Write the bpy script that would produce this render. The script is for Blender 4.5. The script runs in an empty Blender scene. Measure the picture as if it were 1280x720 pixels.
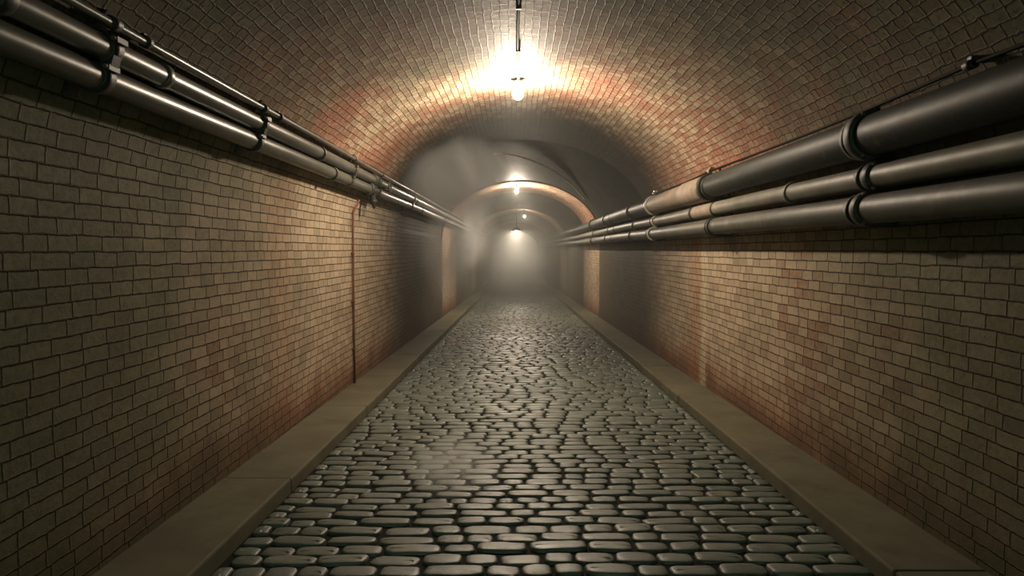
import bpy, math, random
from mathutils import Vector, Matrix, noise

SC = bpy.context.scene
COL = SC.collection
PI = math.pi
rnd = random.Random(7)

# ---------------------------------------------------------------- dimensions
XL, XR = -2.05, 2.31            # faces of the two side walls
XC, A = 0.13, 2.18              # vault axis and half width
ZS, B = 1.90, 1.57              # springing height and rise
Y0, Y1 = -3.5, 80.0
KL, KR = -1.58, 1.86            # kerb faces towards the road
SLOPE = -0.018                  # the road falls gently away


def fz(y):
    return SLOPE * y


# ---------------------------------------------------------------- helpers
def new_obj(name, verts, faces, mats, parent=None, smooth=False, uvs=None, fm=None, loc=None):
    me = bpy.data.meshes.new(name)
    me.from_pydata([tuple(v) for v in verts], [], faces)
    for m in (mats if isinstance(mats, (list, tuple)) else [mats]):
        me.materials.append(m)
    if fm:
        me.polygons.foreach_set('material_index', fm)
    if smooth:
        me.polygons.foreach_set('use_smooth', [True] * len(me.polygons))
    if uvs:
        lay = me.uv_layers.new(name='UVMap')
        flat = []
        for lp in me.loops:
            flat.extend(uvs[lp.vertex_index])
        lay.data.foreach_set('uv', flat)
    me.update()
    o = bpy.data.objects.new(name, me)
    COL.objects.link(o)
    if loc is not None:
        o.location = loc
    if parent is not None:
        o.parent = parent
    return o


class MB:
    """collects simple shapes into one mesh"""

    def __init__(self):
        self.v, self.f, self.s = [], [], []

    def add(self, verts, faces, smooth=False):
        n = len(self.v)
        self.v += [Vector(p) for p in verts]
        self.f += [tuple(i + n for i in f) for f in faces]
        self.s += [smooth] * len(faces)
        return self

    def box(self, lo, hi, bev=0.0, rot=None, at=None):
        x0, y0, z0 = lo
        x1, y1, z1 = hi
        b = min(bev, (x1 - x0) / 2.01, (y1 - y0) / 2.01, (z1 - z0) / 2.01)
        if b <= 0:
            P = [(x0, y0, z0), (x1, y0, z0), (x1, y1, z0), (x0, y1, z0), (x0, y0, z1), (x1, y0, z1), (x1, y1, z1), (x0, y1, z1)]
            F = [(0, 3, 2, 1), (4, 5, 6, 7), (0, 1, 5, 4), (1, 2, 6, 5), (2, 3, 7, 6), (3, 0, 4, 7)]
        else:
            def ring(z, d):
                return [(x0 + d + b, y0 + d, z), (x1 - d - b, y0 + d, z), (x1 - d, y0 + d + b, z), (x1 - d, y1 - d - b, z),
                        (x1 - d - b, y1 - d, z), (x0 + d + b, y1 - d, z), (x0 + d, y1 - d - b, z), (x0 + d, y0 + d + b, z)]
            e = b * 0.45
            P = ring(z0, e) + ring(z0 + b, 0) + ring(z1 - b, 0) + ring(z1, e)
            F = [tuple(range(7, -1, -1)), tuple(range(24, 32))]
            for k in range(3):
                for i in range(8):
                    j = (i + 1) % 8
                    F.append((k * 8 + i, k * 8 + j, k * 8 + 8 + j, k * 8 + 8 + i))
        if rot is not None:
            P = [rot @ Vector(p) + Vector(at or (0, 0, 0)) for p in P]
        return self.add(P, F)

    def rings(self, rings, cap=True, smooth=True):
        n = len(rings[0])
        P = [p for r in rings for p in r]
        F = []
        for k in range(len(rings) - 1):
            for i in range(n):
                j = (i + 1) % n
                F.append((k * n + i, k * n + j, (k + 1) * n + j, (k + 1) * n + i))
        self.add(P, F, smooth)
        if cap:
            m = len(self.v) - len(P)
            self.f += [tuple(m + i for i in range(n - 1, -1, -1)), tuple(m + (len(rings) - 1) * n + i for i in range(n))]
            self.s += [False, False]
        return self

    def lathe(self, prof, origin, axis, n=24, cap=True, smooth=True):
        """prof = [(distance along axis, radius)]"""
        ax = Vector(axis).normalized()
        u = ax.orthogonal().normalized()
        w = ax.cross(u)
        o = Vector(origin)
        R = []
        for (t, r) in prof:
            R.append([o + ax * t + (u * math.cos(2 * PI * i / n) + w * math.sin(2 * PI * i / n)) * r for i in range(n)])
        return self.rings(R, cap, smooth)

    def tube(self, pts, r, n=10, cap=True):
        pts = [Vector(p) for p in pts]
        R = []
        up = None
        for k, p in enumerate(pts):
            t = (pts[min(k + 1, len(pts) - 1)] - pts[max(k - 1, 0)]).normalized()
            if up is None:
                up = t.orthogonal().normalized()
            up = (up - t * up.dot(t)).normalized()
            w = t.cross(up)
            rr = r(k) if callable(r) else r
            R.append([p + (up * math.cos(2 * PI * i / n) + w * math.sin(2 * PI * i / n)) * rr for i in range(n)])
        return self.rings(R, cap, True)

    def build(self, name, mats, parent=None, origin=None):
        o = Vector(origin) if origin is not None else Vector((0, 0, 0))
        ob = new_obj(name, [p - o for p in self.v], self.f, mats, parent, loc=o if parent is None else o - par_loc(parent))
        ob.data.polygons.foreach_set('use_smooth', self.s)
        return ob


def par_loc(p):
    v = Vector((0, 0, 0))
    while p is not None:
        v += p.location
        p = p.parent
    return v


def tag(o, label=None, cat=None, group=None, kind=None):
    if label:
        o['label'] = label
    if cat:
        o['category'] = cat
    if group:
        o['group'] = group
    if kind:
        o['kind'] = kind
    return o


def empty(name, loc, label, cat, group=None):
    o = bpy.data.objects.new(name, None)
    COL.objects.link(o)
    o.location = loc
    o.empty_display_size = 0.1
    return tag(o, label, cat, group)


# ---------------------------------------------------------------- materials
class NT:
    def __init__(self, name):
        self.m = bpy.data.materials.new(name)
        self.m.use_nodes = True
        self.t = self.m.node_tree
        self.t.nodes.clear()
        self.out = self.n('ShaderNodeOutputMaterial')

    def n(self, kind, **kw):
        nd = self.t.nodes.new(kind)
        for k, v in kw.items():
            if k in nd.inputs.keys():
                self.set(nd, k, v)
            else:
                setattr(nd, k, v)
        return nd

    def set(self, nd, key, v):
        s = nd.inputs[key]
        if isinstance(v, bpy.types.NodeSocket):
            self.t.links.new(v, s)
        else:
            s.default_value = v

    def link(self, a, b):
        self.t.links.new(a, b)

    def math(self, op, a, b=None, c=None, clamp=False):
        nd = self.t.nodes.new('ShaderNodeMath')
        nd.operation = op
        nd.use_clamp = clamp
        for i, v in enumerate((a, b, c)):
            if v is None:
                continue
            if isinstance(v, bpy.types.NodeSocket):
                self.t.links.new(v, nd.inputs[i])
            else:
                nd.inputs[i].default_value = v
        return nd.outputs[0]

    def ramp(self, fac, stops, interp='LINEAR'):
        nd = self.t.nodes.new('ShaderNodeValToRGB')
        cr = nd.color_ramp
        cr.interpolation = interp
        while len(cr.elements) < len(stops):
            cr.elements.new(0.5)
        for e, (p, c) in zip(cr.elements, stops):
            e.position = p
            e.color = c if len(c) == 4 else (*c, 1)
        self.t.links.new(fac, nd.inputs[0])
        return nd.outputs[0]

    def mix(self, fac, a, b, mode='MIX'):
        nd = self.t.nodes.new('ShaderNodeMix')
        nd.data_type = 'RGBA'
        nd.blend_type = mode
        for i, v in ((0, fac), (6, a), (7, b)):
            if isinstance(v, bpy.types.NodeSocket):
                self.t.links.new(v, nd.inputs[i])
            else:
                nd.inputs[i].default_value = v if i == 0 else (*v, 1) if len(v) == 3 else v
        return nd.outputs[2]

    def noise(self, vec, scale, detail=4, rough=0.55, out=0):
        nd = self.t.nodes.new('ShaderNodeTexNoise')
        nd.inputs['Scale'].default_value = scale
        nd.inputs['Detail'].default_value = detail
        nd.inputs['Roughness'].default_value = rough
        if vec is not None:
            self.t.links.new(vec, nd.inputs['Vector'])
        return nd.outputs[out]

    def smooth(self, v, lo, hi):
        nd = self.t.nodes.new('ShaderNodeMapRange')
        nd.interpolation_type = 'SMOOTHSTEP'
        self.t.links.new(v, nd.inputs[0])
        nd.inputs[1].default_value = lo
        nd.inputs[2].default_value = hi
        return nd.outputs[0]

    def bsdf(self, color, rough, spec=0.5, metal=0.0, normal=None):
        p = self.n('ShaderNodeBsdfPrincipled')
        for k, v in (('Base Color', color), ('Roughness', rough), ('Specular IOR Level', spec), ('Metallic', metal)):
            if isinstance(v, tuple) and len(v) == 3:
                v = (*v, 1)
            self.set(p, k, v)
        if normal is not None:
            self.link(normal, p.inputs['Normal'])
        self.link(p.outputs[0], self.out.inputs['Surface'])
        return p

    def bump(self, h, strength, dist):
        nd = self.n('ShaderNodeBump')
        nd.inputs['Strength'].default_value = strength
        nd.inputs['Distance'].default_value = dist
        self.link(h, nd.inputs['Height'])
        return nd.outputs[0]


def brick_mat(name, pale, pale2, red, mortar, bw, bh, gap, red_lo, red_hi, side=0, squash=1.0, sq_f=2, wob=0.010, bump=0.9, damp=True, irreg=0.9, dim_runs=None, bdist=0.009, near_dim=0.9, spec=0.10, haunch=0.0, vault_dim=False, pits=0.25):
    """laid brick in metres; u runs along the tunnel, v up the wall / round the vault"""
    t = NT(name)
    uv = t.n('ShaderNodeTexCoord').outputs['UV']
    obj = t.n('ShaderNodeNewGeometry').outputs['Position']
    nz = t.noise(uv, 5.0, 3, 0.6, 1)
    off = t.n('ShaderNodeVectorMath', operation='SUBTRACT')
    t.link(nz, off.inputs[0])
    off.inputs[1].default_value = (0.5, 0.5, 0.5)
    sc_ = t.n('ShaderNodeVectorMath', operation='SCALE')
    t.link(off.outputs[0], sc_.inputs[0])
    sc_.inputs['Scale'].default_value = wob * 2
    nz2 = t.noise(uv, 38.0, 2, 0.6, 1)
    off2 = t.n('ShaderNodeVectorMath', operation='SUBTRACT')
    t.link(nz2, off2.inputs[0])
    off2.inputs[1].default_value = (0.5, 0.5, 0.5)
    sc2 = t.n('ShaderNodeVectorMath', operation='SCALE')
    t.link(off2.outputs[0], sc2.inputs[0])
    sc2.inputs['Scale'].default_value = wob * 0.8
    ad0 = t.n('ShaderNodeVectorMath', operation='ADD')
    t.link(uv, ad0.inputs[0])
    t.link(sc_.outputs[0], ad0.inputs[1])
    ad = t.n('ShaderNodeVectorMath', operation='ADD')
    t.link(ad0.outputs[0], ad.inputs[0])
    t.link(sc2.outputs[0], ad.inputs[1])
    sp = t.n('ShaderNodeSeparateXYZ')
    t.link(ad.outputs[0], sp.inputs[0])
    rowf = t.math('DIVIDE', sp.outputs[1], bh)
    row = t.math('FLOOR', rowf)
    hsh = t.math('MULTIPLY', t.math('FRACT', t.math('MULTIPLY', t.math('SINE', t.math('MULTIPLY', row, 12.9898)), 43758.5453)), 57.0)
    w1 = t.math('ADD', t.math('ADD', t.math('DIVIDE', sp.outputs[0], bw), 40.0), t.math('ADD', hsh, t.math('MULTIPLY', row, 0.5)))
    ve = t.n('ShaderNodeTexVoronoi', voronoi_dimensions='1D', feature='DISTANCE_TO_EDGE')
    vc = t.n('ShaderNodeTexVoronoi', voronoi_dimensions='1D', feature='F1')
    for v_ in (ve, vc):
        t.link(w1, v_.inputs['W'])
        v_.inputs['Scale'].default_value = 1.0
        v_.inputs['Randomness'].default_value = irreg
    du = t.math('MULTIPLY', ve.outputs['Distance'], bw * 0.8)
    dv = t.math('MULTIPLY', t.math('SUBTRACT', 0.5, t.math('ABSOLUTE', t.math('SUBTRACT', t.math('FRACT', rowf), 0.5))), bh)
    sepc = t.n('ShaderNodeSeparateColor')
    t.link(vc.outputs['Color'], sepc.inputs[0])
    rand = sepc.outputs[0]
    wear = t.noise(uv, 16.0, 3, 0.6)
    dmin = t.math('SMOOTH_MIN', du, dv, 0.006)
    dmin = t.math('ADD', dmin, t.math('MULTIPLY', t.math('SUBTRACT', wear, 0.5), gap * 1.1))
    joint = t.math('SUBTRACT', 1.0, t.smooth(dmin, gap * 0.15, gap * 0.95))
    big = t.noise(obj, 0.55, 4, 0.6)
    mid = t.noise(obj, 2.3, 5, 0.65)
    fine = t.noise(uv, 70.0, 4, 0.7)
    grain = t.noise(uv, 22.0, 4, 0.65)
    base = t.mix(rand, pale, pale2)
    # bare red brick: whole bricks and worn areas
    rsum = t.math('ADD', t.math('MULTIPLY', big, 0.75), t.math('ADD', t.math('MULTIPLY', mid, 0.35), t.math('MULTIPLY', rand, 0.14)))
    if haunch:                                 # the haunches have lost their lime wash
        hz_ = t.n('ShaderNodeSeparateXYZ')
        t.link(obj, hz_.inputs[0])
        rsum = t.math('ADD', rsum, t.math('MULTIPLY', t.math('SUBTRACT', 1.0, t.smooth(hz_.outputs[2], 2.45, 3.15)), haunch))
    rmask = t.smooth(rsum, red_lo, red_hi)
    rmask = t.math('MULTIPLY', rmask, t.smooth(grain, 0.25, 0.6))
    if damp:
        sx = t.n('ShaderNodeSeparateXYZ')
        t.link(obj, sx.inputs[0])
        low = t.math('ADD', t.math('ADD', sx.outputs[2], t.math('MULTIPLY', sx.outputs[1], -SLOPE)), t.math('MULTIPLY', t.math('SUBTRACT', mid, 0.5), 0.7))
        dmask = t.math('SUBTRACT', 1.0, t.smooth(low, 0.15, 0.62))
        rmask = t.math('MAXIMUM', rmask, t.math('MULTIPLY', dmask, 0.9))
    col = t.mix(rmask, base, red)
    if damp:
        dark = t.math('MULTIPLY', t.math('SUBTRACT', 1.0, t.smooth(low, 0.02, 0.40)), 0.55)
        col = t.mix(dark, col, (0.035, 0.026, 0.018))
    if side:                                   # lime streaks running down the wall below the pipe joints
        for (yy, w, amt, c) in side:
            d = t.math('ABSOLUTE', t.math('ADD', t.math('SUBTRACT', sx.outputs[1], yy), t.math('MULTIPLY', t.math('SUBTRACT', mid, 0.5), 0.35)))
            sm = t.math('SUBTRACT', 1.0, t.smooth(d, 0.02, w))
            sm = t.math('MULTIPLY', sm, t.math('MULTIPLY', t.smooth(grain, 0.2, 0.6), amt))
            col = t.mix(sm, col, c)
    if vault_dim:                                  # ragged edge of the lamplight on the vault, shade mixed into the colour
        vz_ = t.n('ShaderNodeSeparateXYZ')
        t.link(obj, vz_.inputs[0])
        ve_ = t.math('ADD', t.math('ADD', vz_.outputs[1], t.math('MULTIPLY', t.math('SUBTRACT', vz_.outputs[2], 2.2), 1.2)), t.math('MULTIPLY', t.math('SUBTRACT', mid, 0.5), 1.6))
        vm_ = t.math('MULTIPLY', t.smooth(ve_, 10.3, 12.1), t.math('SUBTRACT', 1.0, t.smooth(vz_.outputs[1], 12.39, 12.41)))
        col = t.mix(t.math('MULTIPLY', vm_, 0.93), col, (0.022, 0.023, 0.018))
    if dim_runs:                                   # dim stretches between lamps, shade put into the colour as on the vault
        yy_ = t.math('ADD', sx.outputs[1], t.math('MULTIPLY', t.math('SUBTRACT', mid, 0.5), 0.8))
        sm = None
        for (a0, a1, b0, b1) in dim_runs:
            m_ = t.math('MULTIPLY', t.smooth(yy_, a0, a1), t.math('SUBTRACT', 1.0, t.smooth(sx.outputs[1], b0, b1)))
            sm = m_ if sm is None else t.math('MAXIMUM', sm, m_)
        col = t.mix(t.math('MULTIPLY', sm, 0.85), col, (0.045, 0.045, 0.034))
    if near_dim:                                  # painted light falloff: brick tinted dark olive towards the near end
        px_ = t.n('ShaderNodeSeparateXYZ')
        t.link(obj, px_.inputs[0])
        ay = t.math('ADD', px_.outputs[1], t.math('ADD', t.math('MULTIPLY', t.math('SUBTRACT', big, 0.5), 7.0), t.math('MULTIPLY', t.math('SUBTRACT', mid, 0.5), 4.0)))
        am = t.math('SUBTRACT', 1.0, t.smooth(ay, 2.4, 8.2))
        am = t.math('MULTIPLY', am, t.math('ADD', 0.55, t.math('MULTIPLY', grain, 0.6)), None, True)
        col = t.mix(t.math('MULTIPLY', am, near_dim), col, (0.056, 0.068, 0.036))
    dirt = t.math('MULTIPLY', t.smooth(t.noise(obj, 1.4, 6, 0.7), 0.45, 0.75), 0.42)
    col = t.mix(dirt, col, (0.07, 0.062, 0.042))
    spk = t.smooth(fine, 0.60, 0.78)
    col = t.mix(t.math('MULTIPLY', spk, 0.4), col, (0.05, 0.04, 0.028))
    if pits:                                   # broken arrises and pits
        pm = t.smooth(t.noise(uv, 34.0, 3, 0.6), 0.56, 0.66)
        col = t.mix(t.math('MULTIPLY', pm, pits), col, mortar)
    col = t.mix(t.math('MULTIPLY', joint, 0.92), col, mortar)
    h = t.math('ADD', t.math('MULTIPLY', t.math('SUBTRACT', 1.0, joint), 1.0), t.math('ADD', t.math('MULTIPLY', grain, 0.45), t.math('ADD', t.math('MULTIPLY', fine, 0.25), t.math('MULTIPLY', rand, 0.45))))
    t.bsdf(col, t.math('ADD', 0.55, t.math('MULTIPLY', grain, 0.3)), spec, 0.0, t.bump(h, bump, bdist))
    return t.m


PALE, PALE2, RED, MORT = (0.385, 0.300, 0.205), (0.255, 0.200, 0.135), (0.225, 0.110, 0.066), (0.045, 0.030, 0.018)
M_WALL_L = brick_mat('glazed_brick_left', PALE, PALE2, RED, MORT, 0.200, 0.0765, 0.0072, 0.66, 0.86, dim_runs=[(10.6, 13.5, 19.95, 20.05), (24.0, 25.0, 33.0, 33.1), (37.0, 38.0, 90.0, 91.0)],
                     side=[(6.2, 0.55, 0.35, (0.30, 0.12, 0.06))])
M_WALL_R = brick_mat('glazed_brick_right', PALE, PALE2, RED, MORT, 0.205, 0.0765, 0.0072, 0.64, 0.84, dim_runs=[(10.6, 13.5, 19.95, 20.05), (24.0, 25.0, 33.0, 33.1), (37.0, 38.0, 90.0, 91.0)],
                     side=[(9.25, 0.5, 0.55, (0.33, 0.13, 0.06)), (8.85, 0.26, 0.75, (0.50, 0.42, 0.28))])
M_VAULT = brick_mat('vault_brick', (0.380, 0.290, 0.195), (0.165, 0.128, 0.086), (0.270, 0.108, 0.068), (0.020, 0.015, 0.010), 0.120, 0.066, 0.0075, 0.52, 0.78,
                    wob=0.020, bump=0.45, damp=False, bdist=0.006, haunch=0.13, vault_dim=True, pits=0.7)
M_DIM = brick_mat('dimmed_brick', (0.024, 0.025, 0.019), (0.017, 0.018, 0.014), (0.024, 0.020, 0.015), (0.025, 0.024, 0.02), 0.125, 0.068, 0.005, 0.7, 0.9,
                   wob=0.012, bump=0.35, damp=False, near_dim=0, spec=0.02)  # vault between lamps and end wall: shade put into the brick colour


def mat_cobble():
    t = NT('wet_sett_stone')
    g = t.n('ShaderNodeNewGeometry')
    pos, isl = g.outputs['Position'], g.outputs['Random Per Island']
    a = t.noise(pos, 9.0, 5, 0.65)
    b = t.noise(pos, 60.0, 4, 0.7)
    c = t.noise(pos, 1.1, 3, 0.6)
    col = t.ramp(isl, [(0.0, (0.070, 0.090, 0.074)), (0.5, (0.092, 0.115, 0.095)), (0.8, (0.110, 0.130, 0.106)), (1.0, (0.130, 0.146, 0.118))])
    col = t.mix(t.math('MULTIPLY', t.smooth(a, 0.4, 0.75), 0.55), col, (0.045, 0.045, 0.034))
    r = t.math('ADD', t.math('MULTIPLY', a, 0.30), t.math('ADD', 0.20, t.math('MULTIPLY', c, 0.28)))
    h = t.math('ADD', a, t.math('MULTIPLY', b, 0.5))
    t.bsdf(col, r, 0.55, 0.0, t.bump(h, 0.5, 0.006))
    return t.m


def mat_simple(name, c1, c2, scale, rough, bump=0.3, metal=0.0, spec=0.5, dist=0.004, c3=None, s3=2.0, lo3=0.55, hi3=0.7):
    t = NT(name)
    pos = t.n('ShaderNodeNewGeometry').outputs['Position']
    a = t.noise(pos, scale, 5, 0.65)
    f = t.noise(pos, scale * 7, 4, 0.65)
    col = t.mix(t.smooth(a, 0.35, 0.68), c1, c2)
    if c3:
        col = t.mix(t.smooth(t.noise(pos, s3, 5, 0.7), lo3, hi3), col, c3)
    r = t.math('ADD', rough - 0.1, t.math('MULTIPLY', f, 0.2))
    t.bsdf(col, r, spec, metal, t.bump(t.math('ADD', a, t.math('MULTIPLY', f, 0.35)), bump, dist))
    return t.m


M_COB = mat_cobble()
M_GROUT = mat_simple('wet_grit', (0.005, 0.005, 0.004), (0.010, 0.010, 0.008), 14, 0.85, 0.8, spec=0.1)
M_KERB = mat_simple('kerb_stone', (0.120, 0.112, 0.074), (0.092, 0.085, 0.056), 2.2, 0.75, 0.4, spec=0.15, c3=(0.075, 0.066, 0.042), s3=1.3, lo3=0.5, hi3=0.75)
M_PIPE = mat_simple('grey_painted_steel', (0.105, 0.102, 0.082), (0.075, 0.073, 0.058), 3.0, 0.34, 0.12, 0.15, 0.26, c3=(0.085, 0.070, 0.048), s3=3.5, lo3=0.60, hi3=0.72)
M_PIPE_D = mat_simple('dark_painted_steel', (0.026, 0.029, 0.024), (0.018, 0.020, 0.017), 3.0, 0.52, 0.15, 0.0, 0.13, c3=(0.12, 0.10, 0.07), s3=3.0, lo3=0.60, hi3=0.75)
M_PIPE_M = mat_simple('worn_steel', (0.165, 0.155, 0.122), (0.105, 0.100, 0.078), 3.0, 0.50, 0.15, 0.05, 0.22, c3=(0.24, 0.20, 0.14), s3=2.2, lo3=0.58, hi3=0.72)
M_PIPE_B = mat_simple('grimy_steel', (0.080, 0.078, 0.062), (0.055, 0.055, 0.044), 3.0, 0.5, 0.15, 0.05, 0.2, c3=(0.14, 0.12, 0.085), s3=2.0, lo3=0.56, hi3=0.72)
M_WRAP = mat_simple('pale_wrap', (0.25, 0.195, 0.145), (0.18, 0.145, 0.108), 5.0, 0.62, 0.4, c3=(0.15, 0.12, 0.09), s3=6)
M_IRON = mat_simple('black_iron', (0.022, 0.023, 0.019), (0.036, 0.033, 0.026), 20, 0.5, 0.3, 0.1, 0.25)
M_BOLT = mat_simple('worn_bolt_steel', (0.20, 0.18, 0.14), (0.12, 0.10, 0.08), 30, 0.35, 0.2, 0.8)
M_RUST = mat_simple('rusty_steel', (0.17, 0.062, 0.026), (0.11, 0.042, 0.020), 18, 0.7, 0.5, 0.2)
M_CABLE = mat_simple('black_rubber', (0.006, 0.006, 0.005), (0.010, 0.010, 0.008), 30, 0.7, 0.1, spec=0.05)
M_CABLE_P = mat_simple('pale_conduit', (0.60, 0.56, 0.46), (0.50, 0.46, 0.38), 12, 0.5, 0.1)
M_PORC = mat_simple('grey_porcelain', (0.30, 0.28, 0.23), (0.24, 0.22, 0.18), 20, 0.35, 0.1)
M_ENAM = mat_simple('dark_enamel', (0.05, 0.055, 0.045), (0.04, 0.042, 0.036), 10, 0.35, 0.1)


def mat_bulb(name, power, area):
    t = NT(name)
    e = t.n('ShaderNodeEmission')
    e.inputs['Color'].default_value = (1.0, 0.84, 0.645, 1)
    e.inputs['Strength'].default_value = power / (PI * area)
    t.link(e.outputs[0], t.out.inputs['Surface'])
    return t.m


# ---------------------------------------------------------------- the tunnel
def arc(e, n=56):
    """vault profile, from the left springing round to the right one"""
    P = [(XL, ZS)] if e else []
    for i in range(n + 1):
        a = PI * (1 - i / n)
        P.append((XC + (A + e) * math.cos(a), ZS + (B + e) * math.sin(a)))
    if e:
        P.append((XR, ZS))
    return P


def build_ceiling():
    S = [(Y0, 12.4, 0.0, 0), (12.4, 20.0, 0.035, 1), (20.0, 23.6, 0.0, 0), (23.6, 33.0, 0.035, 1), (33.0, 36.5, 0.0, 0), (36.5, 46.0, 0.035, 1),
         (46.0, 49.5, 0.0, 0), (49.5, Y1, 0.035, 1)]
    V, F, U, MI, LU = [], [], [], [], []

    def strip(P0, y0, P1, y1, mi, n, radial=False):
        L = [0.0]
        for a, b in zip(P0, P0[1:]):
            L.append(L[-1] + math.hypot(b[0] - a[0], b[1] - a[1]))
        b0 = len(V)
        for k in range(n + 1):
            f = k / n
            y = y0 + (y1 - y0) * f
            for i in range(len(P0)):
                V.append((P0[i][0] + (P1[i][0] - P0[i][0]) * f, y, P0[i][1] + (P1[i][1] - P0[i][1]) * f))
                U.append((f * 0.16 if radial else y, L[i]))
        m = len(P0)
        for k in range(n):
            for i in range(m - 1):
                F.append((b0 + k * m + i, b0 + k * m + i + 1, b0 + (k + 1) * m + i + 1, b0 + (k + 1) * m + i))
                up = 5 if m == 57 else 6
                if not radial and i < up:                # the side walls carry on up behind the pipes
                    MI.append(2)
                    LU.extend((U[q][0], ZS + 3.0 + U[q][1]) for q in F[-1])
                elif not radial and i >= m - 1 - up:
                    MI.append(3)
                    LU.extend((U[q][0], ZS + 3.0 + L[-1] - U[q][1]) for q in F[-1])
                else:
                    MI.append(mi)
                    LU.extend(U[q] for q in F[-1])

    for (y0, y1, e, mi) in S:
        P = arc(e)
        strip(P, y0, P, y1, mi, max(1, int((y1 - y0) / 1.0)))
    a0, a1 = arc(0.0), arc(0.035)[1:-1]
    for (y0, y1, e, mi) in S[:-1]:
        if e == 0:
            strip(a0, y1, a1, y1, 0, 1, True)
        else:
            strip(a1, y1, a0, y1, 0, 1, True)
    # springers closing the ledge behind the pipes are part of the vault strip itself
    o = new_obj('ceiling', V, F, [M_VAULT, M_DIM, M_WALL_L, M_WALL_R], smooth=True, uvs=U, fm=MI)
    o.data.uv_layers[0].data.foreach_set('uv', [c for q in LU for c in q])
    tag(o, kind='structure')


def build_wall(name, x, mat, flip):
    V, F, U = [], [], []
    ny, nz = 84, 4
    for k in range(ny + 1):
        y = Y0 + (Y1 - Y0) * k / ny
        zb = fz(y) - 0.12
        for j in range(nz + 1):
            z = zb + (ZS - zb) * j / nz
            V.append((x, y, z))
            U.append((y, z + 3.0))
    for k in range(ny):
        for j in range(nz):
            a = k * (nz + 1) + j
            q = (a, a + 1, a + nz + 2, a + nz + 1)
            F.append(q if flip else q[::-1])
    o = new_obj(name, V, F, mat, uvs=U)
    tag(o, kind='structure')


def build_floor():
    V, F, MI, SM = [], [], [], []

    def quad(x0, x1, y0, y1, dz):
        n = len(V)
        V.extend([(x0, y0, fz(y0) + dz), (x1, y0, fz(y0) + dz), (x1, y1, fz(y1) + dz), (x0, y1, fz(y1) + dz)])
        F.append((n, n + 1, n + 2, n + 3))
        MI.append(1)
        SM.append(False)

    quad(XL - 0.05, XR + 0.05, Y0, Y1, -0.017)
    N = 14
    base = []
    for i in range(N):
        a = 2 * PI * (i + 0.5) / N
        c, s = math.cos(a), math.sin(a)
        p = 2 / 4.2
        base.append((math.copysign(abs(c) ** p, c), math.copysign(abs(s) ** p, s)))
    LV = [(-0.04, 0), (-0.012, 0), (-0.0035, 0.004), (0.0, 0.012), (0.002, 0.034)]

    def cobble(cx, cy, w, d, lift):
        n = len(V)
        jit = [(1 + rnd.uniform(-0.08, 0.04), 1 + rnd.uniform(-0.12, 0.05)) for _ in range(N)]
        tx, ty = rnd.uniform(-0.025, 0.025), rnd.uniform(-0.035, 0.035)
        rot = rnd.gauss(0, 0.035)
        cr, sr = math.cos(rot), math.sin(rot)
        for (z, s) in LV:
            for i in range(N):
                lx, ly = base[i][0] * w / 2 * jit[i][0], base[i][1] * d / 2 * jit[i][1]
                if s:
                    lx -= math.copysign(min(abs(lx), s), lx)
                    ly -= math.copysign(min(abs(ly), s), ly)
                x, y = lx * cr - ly * sr, lx * sr + ly * cr
                V.append((cx + x, cy + y, fz(cy + y) + z + lift + x * tx + y * ty))
        V.append((cx, cy, fz(cy) + 0.003 + lift))
        for k in range(len(LV) - 1):
            for i in range(N):
                j = (i + 1) % N
                F.append((n + k * N + i, n + k * N + j, n + (k + 1) * N + j, n + (k + 1) * N + i))
                MI.append(0)
                SM.append(True)
        top = n + (len(LV) - 1) * N
        for i in range(N):
            F.append((top + i, top + (i + 1) % N, n + len(LV) * N))
            MI.append(0)
            SM.append(True)

    y = -1.0
    while y < 46:
        d = rnd.uniform(0.126, 0.152)
        x = KL + 0.006 - rnd.uniform(0, 0.14)
        ph, am = rnd.uniform(0, 6.3), rnd.uniform(0.004, 0.016)
        while x < KR - 0.05:
            w = rnd.choice((0.17, 0.21, 0.24, 0.27, 0.30)) * rnd.uniform(0.88, 1.12)
            if rnd.random() < 0.06:
                w *= 0.6
            x0, x1 = max(x, KL + 0.008), min(x + w, KR - 0.008)
            if KR - 0.008 - x1 < 0.07:
                x1 = KR - 0.008
            if x1 - x0 > 0.05:
                cx = (x0 + x1) / 2
                gap = rnd.uniform(0.006, 0.015)
                yy = y + d / 2 + am * math.sin(cx * 2.2 + ph) + 0.03 * math.sin(cx * 1.1 + 0.6)
                dd = d - rnd.uniform(0.007, 0.016)
                lift = rnd.gauss(0, 0.0032) - 0.018 * math.exp(-((cx + 1.25) / 0.16) ** 2) * 0.4
                cobble(cx, yy + rnd.uniform(-0.003, 0.003), x1 - x0 - gap, dd, lift)
            x = x1 if x1 > x + w else x + w
        y += d
    o = new_obj('floor', V, F, [M_COB, M_GROUT], fm=MI)
    o.data.polygons.foreach_set('use_smooth', SM)
    tag(o, kind='structure')


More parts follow.
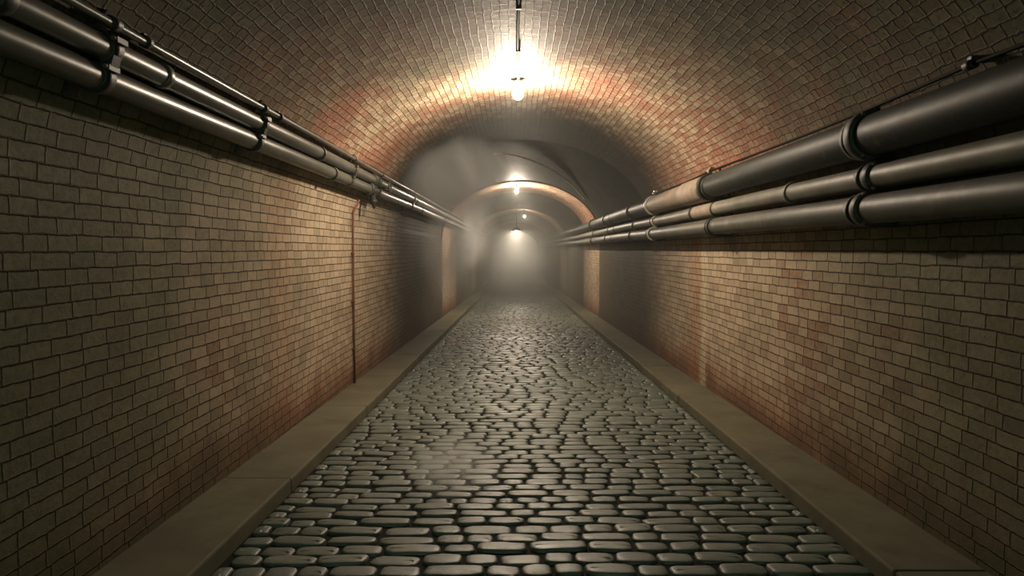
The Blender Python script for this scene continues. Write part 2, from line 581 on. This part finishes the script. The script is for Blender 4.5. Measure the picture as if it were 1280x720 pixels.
def build_kerb(name, x0, x1, face_at_x1, seed):
    r = random.Random(seed)
    mb = MB()
    y = Y0
    H = 0.085
    while y < 60:
        L = r.uniform(1.9, 2.7)
        g = 0.004
        dz = r.uniform(-0.003, 0.003)
        dx = r.uniform(-0.006, 0.006)
        a0, a1 = (x0, x1 + dx) if face_at_x1 else (x0 + dx, x1)
        b = 0.014
        rings = []
        prof = [(a0, -0.14), (a1, -0.14), (a1, H - b), (a1 - b * 0.3, H - b * 0.3), (a1 - b, H), (a0, H)] if face_at_x1 else \
               [(a0, -0.14), (a1, -0.14), (a1, H), (a0 + b, H), (a0 + b * 0.3, H - b * 0.3), (a0, H - b)]
        for (yy, ins) in ((y + g, 0.006), (y + g + 0.006, 0), (y + L - g - 0.006, 0), (y + L - g, 0.006)):
            rings.append([(px, yy, pz - (ins if pz > 0 else 0) + dz + fz(yy)) for (px, pz) in prof])
        mb.rings(rings, True, False)
        y += L
    o = mb.build(name, M_KERB)
    tag(o, kind='structure')


build_ceiling()
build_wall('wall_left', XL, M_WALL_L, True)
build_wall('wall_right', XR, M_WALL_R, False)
build_floor()
build_kerb('trim_1', XL - 0.02, KL, True, 3)
build_kerb('trim_2', KR, XR + 0.02, False, 5)
bw = MB().box((XL - 0.4, Y1, -2.2), (XR + 0.4, Y1 + 0.2, ZS + B + 0.5))
tag(bw.build('wall_back', M_DIM), kind='structure')


# ---------------------------------------------------------------- pipes
def wall_x(z, side):
    if z <= ZS:
        return XL if side < 0 else XR
    return XC + side * A * math.sqrt(max(0.0, 1 - ((z - ZS) / B) ** 2))


def pipe_run(name, x, z, r, y0, y1, mat, label, cat, group, wob=0.004, n=28):
    """a straight run whose sockets (slight swellings) repeat; returns the thing"""
    mb = MB()
    pts, rad = [], []
    y = y0
    while y < y1:
        pts.append((x + wob * math.sin(y * 0.7), y, z + wob * math.cos(y * 0.9)))
        y += 0.5
    pts.append((x, y1, z))
    mb.tube(pts, r, n)
    o = mb.build(name, mat, None, (x, 0, z))
    return tag(o, label, cat, group)


def collar(parent, x, y, z, r, w, name, mat, bolts=0, bmat=None, side=1):
    mb = MB()
    e = 0.22 * r
    mb.lathe([(-w / 2, r * 1.01), (-w / 2, r + e * 0.8), (-w / 2 + 0.006, r + e), (w / 2 - 0.006, r + e), (w / 2, r + e * 0.8), (w / 2, r * 1.01)], (x, y, z), (0, 1, 0), 28, False)
    c = mb.build(name, mat, parent, (x, y, z))
    for k in range(bolts):
        a = PI / 2 + side * 0.55 + k * 2 * PI / bolts
        p = Vector((x + (r + e * 0.55) * math.cos(a), y - w / 2 - 0.012, z + (r + e * 0.55) * math.sin(a)))
        b = MB().lathe([(0, 0.011), (0.014, 0.011)], p, (0, 1, 0), 6, True, False)
        b.build('bolt', bmat or M_BOLT, c, p)
    return c


# left wall: two service pipes and a thin conduit
LP = dict(low=(-1.86, 2.366, 0.060), up=(-1.815, 2.4875, 0.054), con=(-1.775, 2.594, 0.019))
xl, zl, rl = LP['low']
lowp = pipe_run('service_pipe', xl, zl, rl, Y0, 46, M_PIPE, 'thicker lower grey steel pipe along the wall with the upright rusty conduit', 'pipe', None)
xu, zu, ru = LP['up']
upp = pipe_run('service_pipe', xu, zu, ru, Y0, 46, M_PIPE, 'upper grey steel pipe between the thick pipe and thin conduit', 'pipe', None)
xk, zk, rk = LP['con']
cond = pipe_run('electrical_conduit', xk, zk, rk, Y0, 30, M_PIPE, 'thin grey conduit running above two grey steel pipes under the vault', 'conduit', None, 0.005, 14)
for y in (3.5, 5.45, 9.6, 12.0, 15.0):
    s = MB()
    s.lathe([(-0.022, rk * 1.05), (-0.022, rk * 1.55), (0.022, rk * 1.55), (0.022, rk * 1.05)], (xk, y, zk), (0, 1, 0), 16, False)
    wx = wall_x(zk + 0.03, -1)
    s.box((wx - 0.005, y - 0.014, zk + 0.012), (xk, y + 0.014, zk + 0.040), 0.003)
    s.build('saddle_clip', M_IRON, cond, (xk, y, zk))
collar(upp, xu, 2.55, zu, ru, 0.07, 'coupling', M_IRON)
for y in (3.72, 6.7, 13.0, 16.5):
    collar(upp, xu, y, zu, ru, 0.05, 'coupling', M_PIPE)
for y in (7.3, 14.0, 18.5):
    collar(lowp, xl, y, zl, rl, 0.06, 'coupling', M_PIPE)


def clamp_ring(mb, x, y, z, r, w, t):
    mb.lathe([(-w / 2, r + 0.001), (-w / 2, r + t), (w / 2, r + t), (w / 2, r + 0.001), (-w / 2, r + 0.001)], (x, y, z), (0, 1, 0), 28, False)


def left_bracket(y, w, label, t=0.014, mat=M_IRON):
    root = empty('pipe_bracket', (-1.9, y, 2.45), label, 'bracket', 'iron brackets on the service pipes')
    # back bar following the wall
    mb = MB()
    z0, z1 = zl - 0.085, zk + 0.05
    n = 8
    rings = []
    for i in range(n + 1):
        z = z0 + (z1 - z0) * i / n
        wx = wall_x(z, -1) - 0.006
        rings.append([(wx, y - w / 2, z), (wx + 0.020, y - w / 2, z), (wx + 0.020, y + w / 2, z), (wx, y + w / 2, z)])
    mb.rings(rings, True, False)
    mb.build('back_bar', mat, root, (wall_x(zl, -1), y, zl))
    for (x, z, r) in (LP['low'], LP['up']):
        c = MB()
        clamp_ring(c, x, y, z, r, w, t)
        ring = c.build('clamp_ring', mat, root, (x, y, z))
        p = Vector((x + (r + t) * 0.9, y - w / 2, z + (r + t) * 0.42))
        e = MB().box((p.x - 0.012, y - w / 2 - 0.008, p.z - 0.014), (p.x + 0.020, y + w / 2 + 0.008, p.z + 0.014), 0.003)
        e.build('clamp_ear', mat, ring, p)
        b = MB().lathe([(-0.020, 0.010), (-0.008, 0.010)], (p.x + 0.010, y - w / 2 - 0.004, p.z), (0, 1, 0), 6, True, False)
        b.build('bolt', M_BOLT, ring, p)
    # bar tying the rings in front
    f = MB()
    a = Vector((xu + ru * 0.85, y, zu - ru * 0.2))
    bq = Vector((xl + rl * 0.98, y, zl + rl * 0.25))
    R = []
    for p in (a, bq):
        R.append([p + Vector(q) for q in ((0, -w * 0.42, 0.0), (0.022, -w * 0.42, 0.006), (0.022, w * 0.42, 0.006), (0, w * 0.42, 0))])
    f.rings(R, True, False)
    f.build('tie_bar', mat, root, a)
    s = MB()
    clamp_ring(s, xk, y, zk, rk, w * 0.9, 0.010)
    s.build('conduit_ring', mat, root, (xk, y, zk))
    return root


left_bracket(3.22, 0.075, 'broad black iron bracket clamping grey pipes where the brick is darkest')
left_bracket(5.12, 0.060, 'black iron bracket clamping grey pipes midway between broad dark bracket and valve')
left_bracket(8.0, 0.050, 'narrow iron bracket clamping grey pipes just before the black valve', 0.010, M_BOLT)
left_bracket(12.6, 0.060, 'iron bracket clamping grey pipes beyond the black valve beside the smoke')

# stop valve clamped over the two pipes
v = empty('stop_valve', (xl, 9.3, zl), 'dark cast iron stop valve bolted around the two grey pipes', 'valve')
m = MB()
m.lathe([(-0.24, rl + 0.002), (-0.24, rl + 0.030), (-0.19, rl + 0.030), (-0.19, rl + 0.018), (-0.08, rl + 0.024), (0.0, rl + 0.030), (0.08, rl + 0.024), (0.19, rl + 0.018), (0.19, rl + 0.030), (0.24, rl + 0.030), (0.24, rl + 0.002)],
        (xl + 0.0, 9.3, zl), (0, 1, 0), 28, False)
m.build('valve_body', M_IRON, v, (xl, 9.3, zl))
m = MB()
m.lathe([(-0.15, ru + 0.002), (-0.15, ru + 0.020), (0.15, ru + 0.020), (0.15, ru + 0.002)], (xu, 9.3, zu), (0, 1, 0), 28, False)
m.build('upper_sleeve', M_IRON, v, (xu, 9.3, zu))
m = MB()
m.lathe([(0.06, 0.040), (0.13, 0.034), (0.13, 0.052), (0.165, 0.052), (0.18, 0.030), (0.24, 0.014), (0.25, 0.004)], (xl + 0.02, 9.25, zl), (0.1, 0, -1), 16)
m.build('drain_plug', M_IRON, v, (xl, 9.25, zl - 0.1))
m = MB()
hc = Vector((xl + 0.24, 9.3, zl + 0.03))
m.lathe([(0.09, 0.016), (0.26, 0.016)], (xl, 9.3, zl + 0.03), (1, 0, 0), 12)
RN = []
for i in range(29):
    a = 2 * PI * i / 28
    RN.append(hc + Vector((0, math.cos(a) * 0.085, math.sin(a) * 0.085)))
m.tube(RN, 0.010, 8)
for k in range(3):
    a = PI * k / 3
    q = Vector((0, math.cos(a) * 0.082, math.sin(a) * 0.082))
    m.tube([hc - q, hc + q], 0.007, 6)
m.build('hand_wheel', M_IRON, v, hc)

# rusty conduit up the left wall
m = MB()
ylc = 8.95
m.tube([(XL + 0.026, ylc, fz(ylc) + 0.085), (XL + 0.024, ylc, 0.8), (XL + 0.026, ylc, 1.6), (XL + 0.030, ylc, 2.05), (XL + 0.10, ylc + 0.05, 2.22)], 0.014, 10)
rc = m.build('wall_conduit', M_RUST, None, (XL + 0.026, ylc, fz(ylc) + 0.085))
tag(rc, 'upright rusty thin conduit on the brick wall below the stop valve', 'conduit')
for z in (0.35, 0.95, 1.55):
    MB().box((XL - 0.004, ylc - 0.032, z - 0.012), (XL + 0.044, ylc + 0.032, z + 0.012), 0.003).build('saddle_clip', M_RUST, rc, (XL, ylc, z))

# right wall: three pipes
RP = dict(top=(2.10, 2.275, 0.122), mid=(2.145, 2.035, 0.072), low=(2.10, 1.842, 0.086))
xt, zt, rt = RP['top']
topp = pipe_run('service_pipe', xt, zt, rt, Y0, 48, M_PIPE_D, 'thickest black pipe, topmost of three on the wall, with pale wrap', 'pipe', None)
xm, zm, rm = RP['mid']
midp = pipe_run('service_pipe', xm, zm, rm, Y0, 48, M_PIPE_M, 'worn grey middle pipe between two darker pipes', 'pipe', None)
xb, zb, rb = RP['low']
botp = pipe_run('service_pipe', xb, zb, rb, Y0, 48, M_PIPE_B, 'dark pipe, lowest of three, casting a shadow on the brick', 'pipe', None)
for y in (4.32, 12.9, 16.4, 19.5):
    collar(topp, xt, y, zt, rt, 0.085, 'coupling', M_IRON, 3, M_BOLT, 1)
    collar(midp, xm, y, zm, rm, 0.075, 'coupling', M_IRON, 3, M_BOLT, 1)
    collar(botp, xb, y, zb, rb, 0.070, 'coupling', M_IRON, 3, M_BOLT, 1)


def sleeve(parent, x, z, r, y0, y1, e, mat, name='wrap', label=None):
    mb = MB()
    mb.lathe([(0, r + 0.001), (0, r + e * 0.7), (0.012, r + e), (y1 - y0 - 0.012, r + e), (y1 - y0, r + e * 0.7), (y1 - y0, r + 0.001)], (x, y0, z), (0, 1, 0), 28, False)
    o = mb.build(name, mat, parent, (x, y0, z))
    if label:
        o['label'] = label
    return o


sleeve(topp, xt, zt, rt, 7.95, 8.9, 0.020, M_WRAP, 'wrap', 'pale pinkish wrap')
sleeve(topp, xt, zt, rt, 8.9, 11.0, 0.009, M_WRAP, 'wrap', 'pale pinkish wrap')
sleeve(midp, xm, zm, rm, 7.7, 8.6, 0.007, M_WRAP, 'wrap', 'pale wrap')
collar(midp, xm, 8.65, zm, rm, 0.06, 'coupling', M_IRON)
collar(topp, xt, 7.85, zt, rt, 0.10, 'coupling', M_IRON)
collar(topp, xt, 11.05, zt, rt, 0.08, 'coupling', M_PORC)
collar(midp, xm, 11.05, zm, rm, 0.06, 'coupling', M_PORC)
collar(botp, xb, 11.05, zb, rb, 0.06, 'coupling', M_PORC)
collar(botp, xb, 7.6, zb, rb, 0.05, 'coupling', M_PIPE_D)
collar(midp, xm, 5.6, zm, rm, 0.05, 'coupling', M_PIPE_M)


def right_bracket(y, label):
    root = empty('pipe_bracket', (2.25, y, 2.05), label, 'bracket', 'iron brackets behind the three pipes')
    mb = MB()
    z0, z1, n, w = zb - 0.11, zt + 0.19, 8, 0.05
    rings = []
    for i in range(n + 1):
        z = z0 + (z1 - z0) * i / n
        wx = wall_x(z, 1) + 0.006
        rings.append([(wx, y - w / 2, z), (wx, y + w / 2, z), (wx - 0.022, y + w / 2, z), (wx - 0.022, y - w / 2, z)])
    mb.rings(rings, True, False)
    mb.build('back_bar', M_IRON, root, (2.3, y, 2.05))
    for (x, z, r) in RP.values():
        c = MB()
        clamp_ring(c, x, y, z, r, w, 0.010)
        ring = c.build('clamp_ring', M_IRON, root, (x, y, z))
        e = MB().box((x + r * 0.6, y - 0.02, z - r - 0.022), (wall_x(z - r, 1) - 0.004, y + 0.02, z - r - 0.002 + 0.01), 0.003)
        e.build('clamp_arm', M_IRON, ring, (x, y, z))
    return root


right_bracket(4.42, 'iron bracket holding three pipes beside the bolted dark couplings')
right_bracket(7.72, 'iron bracket holding three pipes at near end of pale wrap')
right_bracket(11.2, 'iron bracket holding three pipes at far end of pale wrap')
right_bracket(15.4, 'iron bracket holding three pipes in the dim stretch before the far arch')

# slack cable over the top pipe
clips = [-2.0, 3.4, 7.9, 11.05]
cx_, cz_ = 2.105, 2.455
pts = []
for a, b in zip(clips, clips[1:]):
    n = 14
    for i in range(n):
        f = i / n
        sag = 0.022 * (4 * f * (1 - f))
        pts.append((cx_ + 0.006 * math.sin(7 * f), a + (b - a) * f, cz_ - sag))
pts.append((cx_, clips[-1], cz_))
pts += [(cx_ - 0.02, 11.12, cz_ - 0.03), (cx_ - 0.05, 11.2, cz_ - 0.075)]
cb = MB().tube(pts, 0.011, 8).build('cable', M_CABLE, None, (cx_, 7.9, cz_))
tag(cb, 'slack black cable strung above the thick black pipe with wrap', 'cable')
for y in clips[1:]:
    c = MB()
    c.lathe([(-0.03, 0.013), (-0.03, 0.024), (0.03, 0.024), (0.03, 0.013)], (cx_, y, cz_), (0, 1, 0), 12, False)
    wx = wall_x(cz_ + 0.03, 1)
    c.box((cx_ - 0.005, y - 0.02, cz_ + 0.012), (wx + 0.012, y + 0.02, cz_ + 0.040), 0.004)
    c.build('cable_clip', M_PORC if y > 5 else M_IRON, cb, (cx_, y, cz_))


# pale cable crossing the dark vault
def vault_pt(x, y, e, off):
    c = (x - XC) / (A + e)
    return Vector((x, y, ZS + (B + e) * math.sqrt(max(0, 1 - c * c)) - off))


pts = [vault_pt(-0.42 + 2.2 * f, 13.6 + 5.2 * f ** 1.2, 0.035, 0.06) for f in [i / 24 for i in range(25)]]
xc_ = MB().tube(pts, 0.022, 8).build('cable', M_CABLE_P, None, pts[0])
tag(xc_, 'pale thin cable slanting across the dark vault before the bright far arch', 'cable')


# ---------------------------------------------------------------- lamps
def sphere_profile(r, z0, n=10):
    return [(z0 - r * math.cos(PI * i / n), max(1e-4, r * math.sin(PI * i / n))) for i in range(n + 1)]


def lamp(y, x, z_bulb, z_ceil, power, label, br=0.045, shade=False, conduit_to=None):
    root = empty('pendant_lamp', (x, y, z_bulb), label, 'lamp', 'bulb lamps along the crown of the vault')
    zc = z_bulb + br * 1.55                      # bottom of the socket
    m = MB().lathe([(0, 0.026), (0.010, 0.032), (0.075, 0.030), (0.085, 0.014), (0.11, 0.011)], (x, y, zc), (0, 0, 1), 20)
    m.build('socket', M_PORC, root, (x, y, zc))
    m = MB()
    if shade:
        m.lathe([(0.10, 0.03), (0.085, 0.055), (-0.03, 0.20), (-0.095, 0.235), (-0.095, 0.230), (-0.03, 0.192), (0.078, 0.05), (0.09, 0.03), (0.10, 0.03)], (x, y, zc + 0.01), (0, 0, 1), 32, False)
    else:
        m.lathe([(0.052, 0.030), (0.048, 0.072), (0.040, 0.076), (0.036, 0.072), (0.040, 0.031)], (x, y, zc), (0, 0, 1), 28, False)
    m.build('lamp_shade' if shade else 'cap_disc', M_ENAM, root, (x, y, zc))
    # cord and ceiling rose
    m = MB().tube([(x, y, zc + 0.10), (x + 0.002, y, (zc + z_ceil) / 2), (x, y, z_ceil - 0.02)], 0.008, 8)
    m.build('cord', M_CABLE, root, (x, y, z_ceil))
    m = MB().lathe([(0, 0.020), (0.006, 0.045), (0.026, 0.055), (0.034, 0.055)], (x, y, z_ceil - 0.030), (0, 0, 1), 20)
    m.build('ceiling_rose', M_IRON, root, (x, y, z_ceil))
    # pear shaped bulb
    prof = [(-br, 0.0005), (-br * 0.92, br * 0.39), (-br * 0.7, br * 0.71), (-br * 0.38, br * 0.92), (0, br), (br * 0.4, br * 0.92), (br * 0.8, br * 0.68), (br * 1.2, br * 0.5), (br * 1.56, br * 0.46)]
    m = MB().lathe(prof, (x, y, z_bulb), (0, 0, 1), 20, False)
    area = 0.0
    for (t0, r0), (t1, r1) in zip(prof, prof[1:]):
        area += PI * (r0 + r1) * math.hypot(t1 - t0, r1 - r0)
    m.build('bulb', mat_bulb('lit_bulb', power, area), root, (x, y, z_bulb))
    return root


CROWN = ZS + B
LX = 0.02
lamp(8.0, LX, 3.30, CROWN, 430, 'bright bare bulb lamp, largest and highest, under the near brick vault', 0.058)
lamp(20.9, LX, 3.27, CROWN, 540, 'glowing bulb lamp hanging under the bright brick arch beyond the smoke')
lamp(30.0, LX, 2.36, CROWN + 0.035, 230, 'lowest hanging lamp, a small flat glow above the pale light shaft', 0.06, True)
lamp(34.2, 0.40, 3.16, CROWN - 0.02, 60, 'faintest tiny lamp, a dim dot beneath the second arch', 0.035)

# supply conduit along the crown feeding the first lamp
pts = []
for i in range(30):
    y = Y0 + (7.93 - Y0) * i / 29
    pts.append((LX + 0.006 * math.sin(y * 1.7), y, vault_pt(LX, y, 0, 0.022).z + 0.003 * math.sin(y * 2.3)))
sup = MB().tube(pts, 0.012, 8).build('cable', M_CABLE, None, pts[-1])
tag(sup, 'dark supply cable along the vault crown leading to the brightest lamp', 'cable')
for y in (4.4, 5.6, 6.8):
    zz = vault_pt(LX, y, 0, 0.022).z
    MB().box((LX - 0.022, y - 0.014, zz - 0.016), (LX + 0.022, y + 0.014, zz + 0.026), 0.003).build('cable_clip', M_IRON, sup, (LX, y, zz))


# ---------------------------------------------------------------- haze and smoke
def vol_mat(name, dens, col, aniso=0.3, hom=True):
    t = NT(name)
    s = t.n('ShaderNodeVolumeScatter')
    s.inputs['Color'].default_value = (*col, 1)
    s.inputs['Density'].default_value = dens
    s.inputs['Anisotropy'].default_value = aniso
    t.link(s.outputs[0], t.out.inputs['Volume'])
    if hom:
        t.m.cycles.homogeneous_volume = True
    return t, s


def haze(name, y0, y1, dens, label):
    P = [(XL + 0.004, -2.2 if y1 > 40 else fz(y1) - 0.2)] + [(XC + (A - 0.004) * math.cos(PI * (1 - i / 24)), ZS + (B - 0.004) * math.sin(PI * (1 - i / 24))) for i in range(25)]
    P.append((XR - 0.004, P[0][1]))
    mb = MB().rings([[(x, y, z) for (x, z) in P] for y in (y0, y1)], True, False)
    t, s = vol_mat(name, dens, (0.93, 0.95, 0.90), 0.35)
    o = mb.build(name, t.m, None, (0, (y0 + y1) / 2, 0))
    tag(o, label, 'haze', None, 'stuff')


haze('thin_haze', 4.0, 9.0, 0.0028, 'thin haze in the air around the brightest lamp')
haze('grey_haze', 9.001, 22.5, 0.0065, 'grey haze under the dark vault between the two brightest lamps')
haze('thick_haze', 22.501, 70.0, 0.032, 'thick pale haze filling the far tunnel beyond the bright arch')


def smoke(name, c, rad, dens, scale, lo, hi, label, stretch=(1, 1, 1), seed=0.0):
    mb = MB()
    n, k = 20, 12
    R = []
    for j in range(k + 1):
        a = PI * j / k
        rr = max(1e-3, math.sin(a))
        R.append([(c[0] + rad[0] * rr * math.cos(2 * PI * i / n), c[1] + rad[1] * rr * math.sin(2 * PI * i / n), c[2] - rad[2] * math.cos(a)) for i in range(n)])
    mb.rings(R, True, True)
    t, s = vol_mat(name, 1.0, (0.93, 0.94, 0.90), 0.3, False)
    tc = t.n('ShaderNodeTexCoord').outputs['Object']
    mp = t.n('ShaderNodeMapping')
    mp.inputs['Scale'].default_value = (1 / rad[0], 1 / rad[1], 1 / rad[2])
    t.link(tc, mp.inputs[0])
    ln = t.n('ShaderNodeVectorMath', operation='LENGTH')
    t.link(mp.outputs[0], ln.inputs[0])
    fall = t.math('SUBTRACT', 1.0, t.smooth(ln.outputs['Value'], 0.15, 0.98))
    mq = t.n('ShaderNodeMapping')
    mq.inputs['Scale'].default_value = stretch
    mq.inputs['Location'].default_value = (seed, seed * 1.7, -seed)
    t.link(tc, mq.inputs[0])
    nz = t.n('ShaderNodeTexNoise')
    nz.inputs['Scale'].default_value = scale
    nz.inputs['Detail'].default_value = 3
    nz.inputs['Distortion'].default_value = 0.6
    t.link(mq.outputs[0], nz.inputs['Vector'])
    d = t.math('MULTIPLY', t.math('MULTIPLY', fall, t.smooth(nz.outputs[0], lo, hi)), dens)
    t.link(d, s.inputs['Density'])
    o = mb.build(name, t.m, None, c)
    tag(o, label, 'smoke', None, 'stuff')


smoke('smoke_plume', (-0.92, 11.7, 2.72), (1.0, 2.0, 0.78), 3.8, 1.2, 0.34, 0.66, 'grey smoke plume curling under the vault between the two brightest lamps', (1, 0.8, 0.6), 2.0)
smoke('smoke_wisp', (-1.05, 17.4, 2.0), (0.70, 1.8, 1.1), 1.3, 1.2, 0.36, 0.66, 'pale smoke wisp drifting beside far ends of two grey pipes', (1.2, 0.8, 0.5), 5.0)
smoke('smoke_veil', (-1.40, 14.6, 1.65), (0.62, 2.2, 1.25), 1.05, 1.1, 0.34, 0.68, 'thin veil of smoke drifting along the dark brick wall under two grey pipes', (1, 0.7, 0.6), 8.0)
smoke('mist_column', (0.05, 30.0, 0.75), (1.75, 1.6, 1.9), 0.55, 1.0, 0.20, 0.62, 'pale column of mist under the lowest hanging lamp', (1, 1, 0.3), 3.0)
smoke('ground_mist', (-0.44, 5.0, 0.10), (0.42, 0.6, 0.22), 3.0, 3.0, 0.35, 0.7, 'faint patch of mist low over the wet cobbles', (1, 0.8, 1), 1.0)

# ---------------------------------------------------------------- added green fill through the end left open behind, camera, view
w = bpy.data.worlds.new('open_end_fill')
SC.world = w
w.use_nodes = True
bg = w.node_tree.nodes['Background'] if 'Background' in w.node_tree.nodes else w.node_tree.nodes.new('ShaderNodeBackground')
bg.inputs['Color'].default_value = (0.55, 0.85, 0.60, 1)
bg.inputs['Strength'].default_value = 1.8

F_PX = 900.0
cam = bpy.data.cameras.new('camera')
cam.sensor_width = 36.0
cam.lens = F_PX / 1280 * 36
cam.clip_end = 200
co = bpy.data.objects.new('camera', cam)
COL.objects.link(co)
co.location = (0, 0, 1.6)
co.rotation_euler = (PI / 2 - math.atan(48 / F_PX), 0, math.atan(5 / F_PX))
SC.camera = co

vs = SC.view_settings
vs.view_transform = 'Standard'
vs.look = 'None'
vs.gamma = 1
vs.exposure = 0.0
vs.use_curve_mapping = False
SC.cycles.use_denoising = True
SC.cycles.max_bounces = 8
SC.cycles.diffuse_bounces = 4
SC.cycles.volume_bounces = 1
SC.cycles.sample_clamp_indirect = 4.0
SC.cycles.caustics_reflective = False
SC.cycles.caustics_refractive = False
